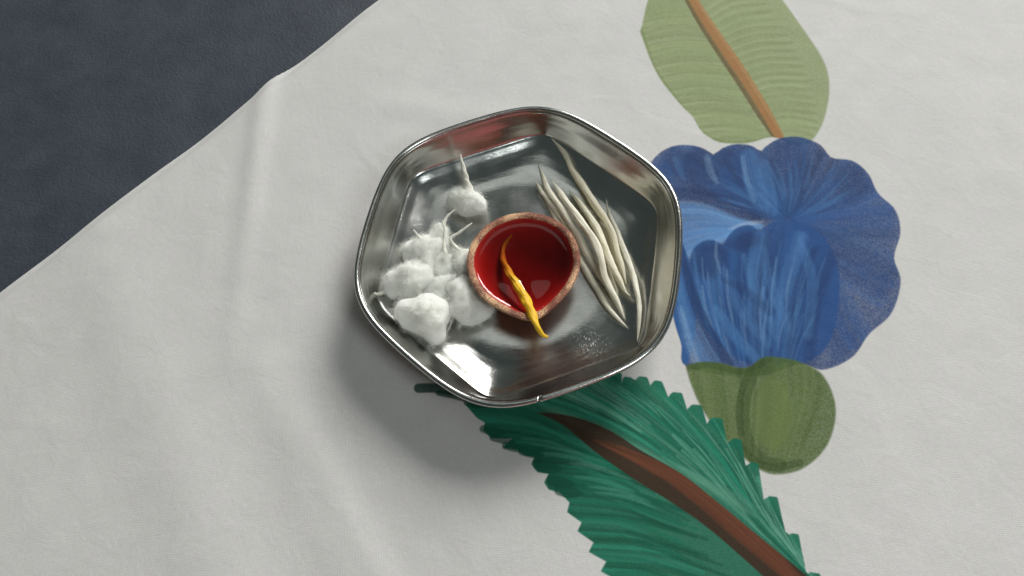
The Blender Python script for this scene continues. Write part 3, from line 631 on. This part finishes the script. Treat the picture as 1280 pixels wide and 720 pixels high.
def long_wick(pts, rmax, lifts, label, prof=(.08, .68, 1, 1, .8, .10), seed=0):
    pts = catmull(pts, 26); n = len(pts)
    t = np.linspace(0, 1, n)
    rad = 1.0*rmax*np.interp(t, [0, .12, .35, .65, .88, 1], prof)
    lf = np.interp(t, np.linspace(0, 1, len(lifts)), lifts)
    P = settle(pts, rad, lf)
    for _ in range(3): P[1:-1, 2] = .25*P[:-2, 2]+.5*P[1:-1, 2]+.25*P[2:, 2]
    P = catmull(P, 72); rad = np.interp(np.linspace(0, 1, 72), t, rad)
    lo = P[np.argmin(P[:, 2])]
    root = thing('long_wick', label, 'wick', lo, 'long rolled cotton wicks')
    rnd = random.Random(seed)
    V, F = tube(P, rad, 34, twist_bump(2, .06, 4+seed % 3, seed*3.7)); mesh_obj('twist', V, F, WICKM, root, loc=lo)
    V, F = fibres(P, rad, 420, 0.30, rnd, 0.0026); f = mesh_obj('loose_fibres', V, F, WICKM, root, loc=lo); f['kind'] = 'stuff'
LW = [
 ([(688.9, 172.5), (705.8, 192), (715.5, 214), (729.4, 233.6), (741, 252), (750, 265), (757, 275), (763, 287), (768, 302.5), (772, 318), (777, 333), (783, 356)], .20, (.05, .25, .45, .45, .4, .3), 'longest cream wick, its thin upper tip leaning on the bowl wall at the back'),
 ([(757.6, 248), (761, 266), (769.4, 284.4), (777.8, 306.7), (786, 327), (791.7, 345), (795.8, 363), (799, 383), (798.3, 407), (796.5, 427)], .145, (.05, .1, .3, .35, .3, .1), 'outermost cream wick nearest the bowl wall at right, curving to a fine lower tip'),
 ([(672.5, 205), (678, 218), (683.6, 233.6), (693, 249), (702, 262), (712.5, 277.5), (723.6, 295.6), (732, 313.6), (743, 333), (752, 348), (764, 368)], .185, (.15, .3, .4, .4, .3, .1), 'cream wick running close past the upper right of the lamp rim, blunt upper tip'),
 ([(689, 225), (700, 240), (710, 255), (720, 269), (731, 284), (741, 299), (748, 313), (752, 328), (755, 345), (762, 360), (771, 377), (781, 399)], .215, (.3, .55, .75, .8, .6, .3, .1), 'thickest and palest wick lying on top of the bundle'),
 ([(681, 249), (692, 268), (706, 292), (716, 311), (727, 328), (735, 343), (746, 361), (757, 380), (770, 396), (785, 410)], .165, (.1, .1, .1, .1, .1, .05), 'lowest wick of the bundle, coming out from behind the lamp rim'),
 ([(711, 238), (722, 250), (731, 262), (740, 276), (748, 290), (754, 304), (759, 318), (765, 331), (773, 348), (782, 365), (788, 370)], .19, (.2, .35, .45, .55, .6, .5, .4), 'cream wick in the middle of the bundle with a hooked lower end'),
 ([(669.7, 226.7), (676.7, 239), (687, 253), (699, 270), (711, 289), (720, 305)], .15, (.15, .15, .15, .15), 'short wick beside the lamp, mostly tucked under its neighbours'),
 ([(730, 254), (738, 266), (746, 280), (753, 299), (758, 320), (762, 345), (769, 362), (772, 377)], .165, (.1, .1, .12, .1, .1), 'yellowish wick half hidden at the bottom of the bundle'),
 ([(750, 276), (757, 290), (764, 306), (769, 320), (775, 336), (780, 350), (785, 358)], .15, (.1, .12, .12, .1), 'slim wick between the longest and the outermost wick, lying underneath'),
]
for i, (p, r, l, lab) in enumerate(LW): long_wick(p, r, l, lab, seed=i+1)

def puff(center, rpx, zlift, stems, label, seed, sq=(1, 1, 1), ang=0, pull=.95, amp=1.0, tips=()):
    """cotton flower wick: a pulled tuft with a thin twisted stem"""
    rnd = random.Random(seed)
    z = .8
    rc = rpx/25.5
    for _ in range(14):
        q = ray_at(center[0], center[1], z); z = .5*z+.5*(bowl_z(q[0], q[1])+rc*sq[2]*.82+zlift)
    c = ray_at(center[0], center[1], z)
    base = np.array([c[0], c[1], bowl_z(c[0], c[1])])
    root = thing('cotton_flower_wick', label, 'cotton wick', base, 'cotton flower wicks')
    # tuft
    nu, nv = 64, 44; V = []
    ca, sa = math.cos(ang), math.sin(ang)
    necks = []
    for s in stems:
        q = ray_at(s[0][0][0], s[0][0][1], c[2]+rc*s[2])-c; necks.append((q/np.linalg.norm(q), np.linalg.norm(q)))
    for (tx, ty, th_) in tips:                 # wisps drawn out of the tuft
        tx, ty = center[0]+(tx-center[0])*1.22, center[1]+(ty-center[1])*1.22
        q = ray_at(tx, ty, max(c[2]+rc*th_, bowl_z(*ray_at(tx, ty, c[2])[:2])+.1))-c; necks.append((q/np.linalg.norm(q), np.linalg.norm(q)))
    for i in range(nv+1):
        ph = math.pi*i/nv
        for j in range(nu):
            a = 2*math.pi*j/nu
            d = Vector((math.sin(ph)*math.cos(a), math.sin(ph)*math.sin(a), math.cos(ph)))
            k = 1.10+amp*0.42*noise.noise(d*1.25+Vector((seed*2.3, 0, 0)))+0.12*noise.noise(d*2.6+Vector((0, seed*1.7, 0)))+0.04*noise.noise(d*6+Vector((seed, 0, 3)))+0.022*noise.noise(d*14+Vector((seed, 5, 3)))+0.022*noise.noise(d*8+Vector((0, 0, seed)))
            p = np.array([d.x*sq[0]*rc, d.y*sq[1]*rc, d.z*sq[2]*rc])*k
            p = np.array([p[0]*ca-p[1]*sa, p[0]*sa+p[1]*ca, p[2]])
            for nd_, ln in necks:
                w_ = max(0.0, float(np.dot(p/np.linalg.norm(p), nd_)))
                p = p+nd_*max(0, ln-np.dot(p, nd_))*smooth1(w_)*pull
            p = p+c
            bz = bowl_z(p[0], p[1])+.02
            if p[2] < bz: p[2] = bz+.02*rnd.random()
            V.append(p)
    mesh_obj('tuft', V, grid_faces(nv+1, nu), COTTON, root, loc=base)
    # fine fibres all over it
    VV = np.array(V); g = np.random.default_rng(seed); N_ = 12000
    p0 = VV[g.integers(nu, len(VV)-nu, N_)]+g.normal(0, .035, (N_, 3)); d = p0-c; d /= np.linalg.norm(d, axis=1)[:, None]+1e-9
    keep = d[:, 2] > -.5; p0, d = p0[keep], d[keep]; N_ = len(p0)
    def unit(a): return a/(np.linalg.norm(a, axis=1)[:, None]+1e-9)
    dr = unit(d*np.where(g.random((N_, 1)) < .35, g.uniform(.3, 1.5, (N_, 1)), g.uniform(.0, .5, (N_, 1)))+unit(np.cross(d, g.normal(0, 1, (N_, 3))))); L_ = g.uniform(.10, .42, (N_, 1))*rc/.9; wd = .0030
    cl = g.integers(0, 150, N_); cc = g.integers(0, N_, 150); wisp = np.arange(N_) < 3600                 # strands that cling together in wisps
    p0 = np.where(wisp[:, None], p0[cc[cl]]+g.normal(0, .07, (N_, 3)), p0); d = np.where(wisp[:, None], d[cc[cl]], d)
    dr = np.where(wisp[:, None], unit(dr[cc[cl]]+g.normal(0, .12, (N_, 3))), dr); L_ = np.where(wisp[:, None], L_*1.25, L_)
    p0 = p0-d*.02; k1 = unit(dr-d*.2+g.normal(0, .35, (N_, 3))); k2 = unit(k1-d*.35+g.normal(0, .45, (N_, 3)))
    p1 = p0+dr*L_*.34; p2 = p1+k1*L_*.33; p3 = p2+k2*L_*.33; sd = unit(np.cross(dr, d))
    FV = np.stack([p0-sd*wd, p0+sd*wd, p1-sd*wd, p1+sd*wd, p2-sd*wd*.8, p2+sd*wd*.8, p3], 1).reshape(-1, 3)
    FV[:, 2] = np.maximum(FV[:, 2], bowl_za(FV[:, 0], FV[:, 1])+.01); b = np.arange(N_)*7
    FF = np.stack([b, b+1, b+3, b+2], -1).tolist()+np.stack([b+2, b+3, b+5, b+4], -1).tolist()+np.stack([b+4, b+5, b+6], -1).tolist()
    f = mesh_obj('loose_fibres', FV, FF, FLUFF, root, smooth=False, loc=base); f['kind'] = 'stuff'
    for s in stems:                            # s = (traced points, (r0, r1) px, start height in radii, end height in radii)
        pts = catmull(s[0], 14); n = len(pts)
        hz = np.interp(np.linspace(0, 1, n), [0, 1], [c[2]+rc*s[2], c[2]+rc*s[3]])
        P = np.array([ray_at(p[0], p[1], max(h, 0)) for p, h in zip(pts, hz)])
        for k in range(n):
            P[k, 2] = max(P[k, 2], bowl_z(P[k, 0], P[k, 1])+.04)
        rad = np.interp(np.linspace(0, 1, n), [0, .25, .85, 1], [s[1][0], s[1][0]*.45+s[1][1]*.55, s[1][1], s[1][1]*.6])/25.0
        P2 = catmull(P, 40); rad = np.interp(np.linspace(0, 1, 40), np.linspace(0, 1, n), rad)
        TV, TF = tube(P2, rad, 10, twist_bump(2, .14, 4, seed))
        mesh_obj('stem', TV, TF, COTTON_TWIST, root, loc=base)
def smooth1(x):
    t = min(1, max(0, (x-.66)/.34)); return t*t*(3-2*t)*t
puff((583, 253), 21, .15, [([(586, 242), (582, 222), (575, 193)], (8.5, 2.0), .3, 1.9)], 'egg-shaped cotton wick lying apart at the back, its thick spike pointing up', 1, (1.3, .82, .8), -.42, 0, .3)
puff((532, 318), 25, .05, [([(526, 300), (522, 294), (516.5, 287)], (3.4, 1.2), .7, 1.1)], 'cotton wick with a short curled tip, left of the tangle of thin stems', 2, (.95, 1.0, .8), .2, tips=((552, 301, .2), (509, 312, 0), (540, 344, 0)))
puff((549, 299), 17, .3, [([(553, 284), (559, 271), (569, 262)], (3.6, 1.3), .5, .9)], 'narrow cotton wick whose stem touches the egg-shaped one behind it', 3, (.7, 1.25, .8), -.35)
puff((556, 336), 21, .05, [([(557, 318), (555, 305), (556, 288), (553, 275)], (3.0, 1.3), .8, 1.3)], 'cotton wick in the middle of the tangle, stem standing straight up', 4, (.8, 1.05, .8), 0, tips=((541, 322, .1), (572, 320, .2)))
puff((579, 334), 22, .0, [([(575, 314), (563, 299), (575, 290), (590, 279)], (3.0, 1.4), .8, 1.2)], 'cotton wick against the lamp, its stem bent back to the right', 5, (.8, 1.1, .85), .1, tips=((566, 318, .2), (594, 318, .1)))
puff((511, 350), 25, .25, [([(497, 357), (484, 364), (470, 369)], (7, 2.0), .0, -.2)], 'cotton wick at far left with a wispy tail towards the bowl wall', 6, (1.05, .82, .8), .1, tips=((489, 366, -.2), (535, 341, .2), (522, 327, 0)))
puff((531, 397), 27, .3, [([(509, 388), (504, 384), (498, 386)], (2.2, .6), .4, .6)], 'largest and brightest cotton puff, at the front of the heap', 7, (1.0, .9, .8), -.3, tips=((502, 384, .2), (556, 384, .1), (546, 424, -.3)))
puff((550, 366), 24, .05, [([(560, 360), (566, 350), (570, 342)], (4, 1.5), .4, .8)], 'soft cotton puff sunk between the bright front puff and the lamp', 8, (1.1, .75, .7), .3, tips=((526, 362, .1), (569, 352, .2), (560, 388, -.1)))
puff((581, 377), 26, .15, [([(567, 393), (560, 413), (545, 428)], (1.6, .7), -.2, -.75)], 'cotton puff under the lamp rim with a hair-thin stem trailing forward', 9, (1.0, .95, .75), -.5, tips=((567, 356, .5), (612, 384, -.1), (590, 402, -.2)))

# ------------------------------------------------------------------ turmeric-yellow wick in the lamp
def yellow_wick():
    px = [(646, 288), (634, 300), (628, 318), (634, 337), (645, 355), (655, 372), (662, 386), (668, 400), (673, 411), (679, 419), (685, 421)]
    zz = [1.45, 1.30, 1.24, 1.55, 1.92, 2.12, 2.30, 2.50, 2.46, 2.36, 2.30]
    rd = [.08, .10, .13, .165, .20, .24, .27, .265, .23, .16, .06]
    P = np.array([ray_at(u, v, z) for (u, v), z in zip(px, zz)])
    P2 = catmull(P, 70); rad = np.interp(np.linspace(0, 1, 70), np.linspace(0, 1, len(rd)), rd)
    V, F = tube(P2, rad*.92, 36, twist_bump(2, .13, 7, 5.1))
    root = thing('lamp_wick', 'bright yellow cotton wick soaking in the red lamp and hanging over its spout', 'wick', P[7])
    mesh_obj('twist', V, F, YELLOW, root, loc=P[7])
    V, F = fibres(P2[34:], rad[34:]*.92, 260, .16, random.Random(4), .0024)
    f = mesh_obj('loose_fibres', V, F, YELLOW, root, loc=P[7]); f['kind'] = 'stuff'
yellow_wick()
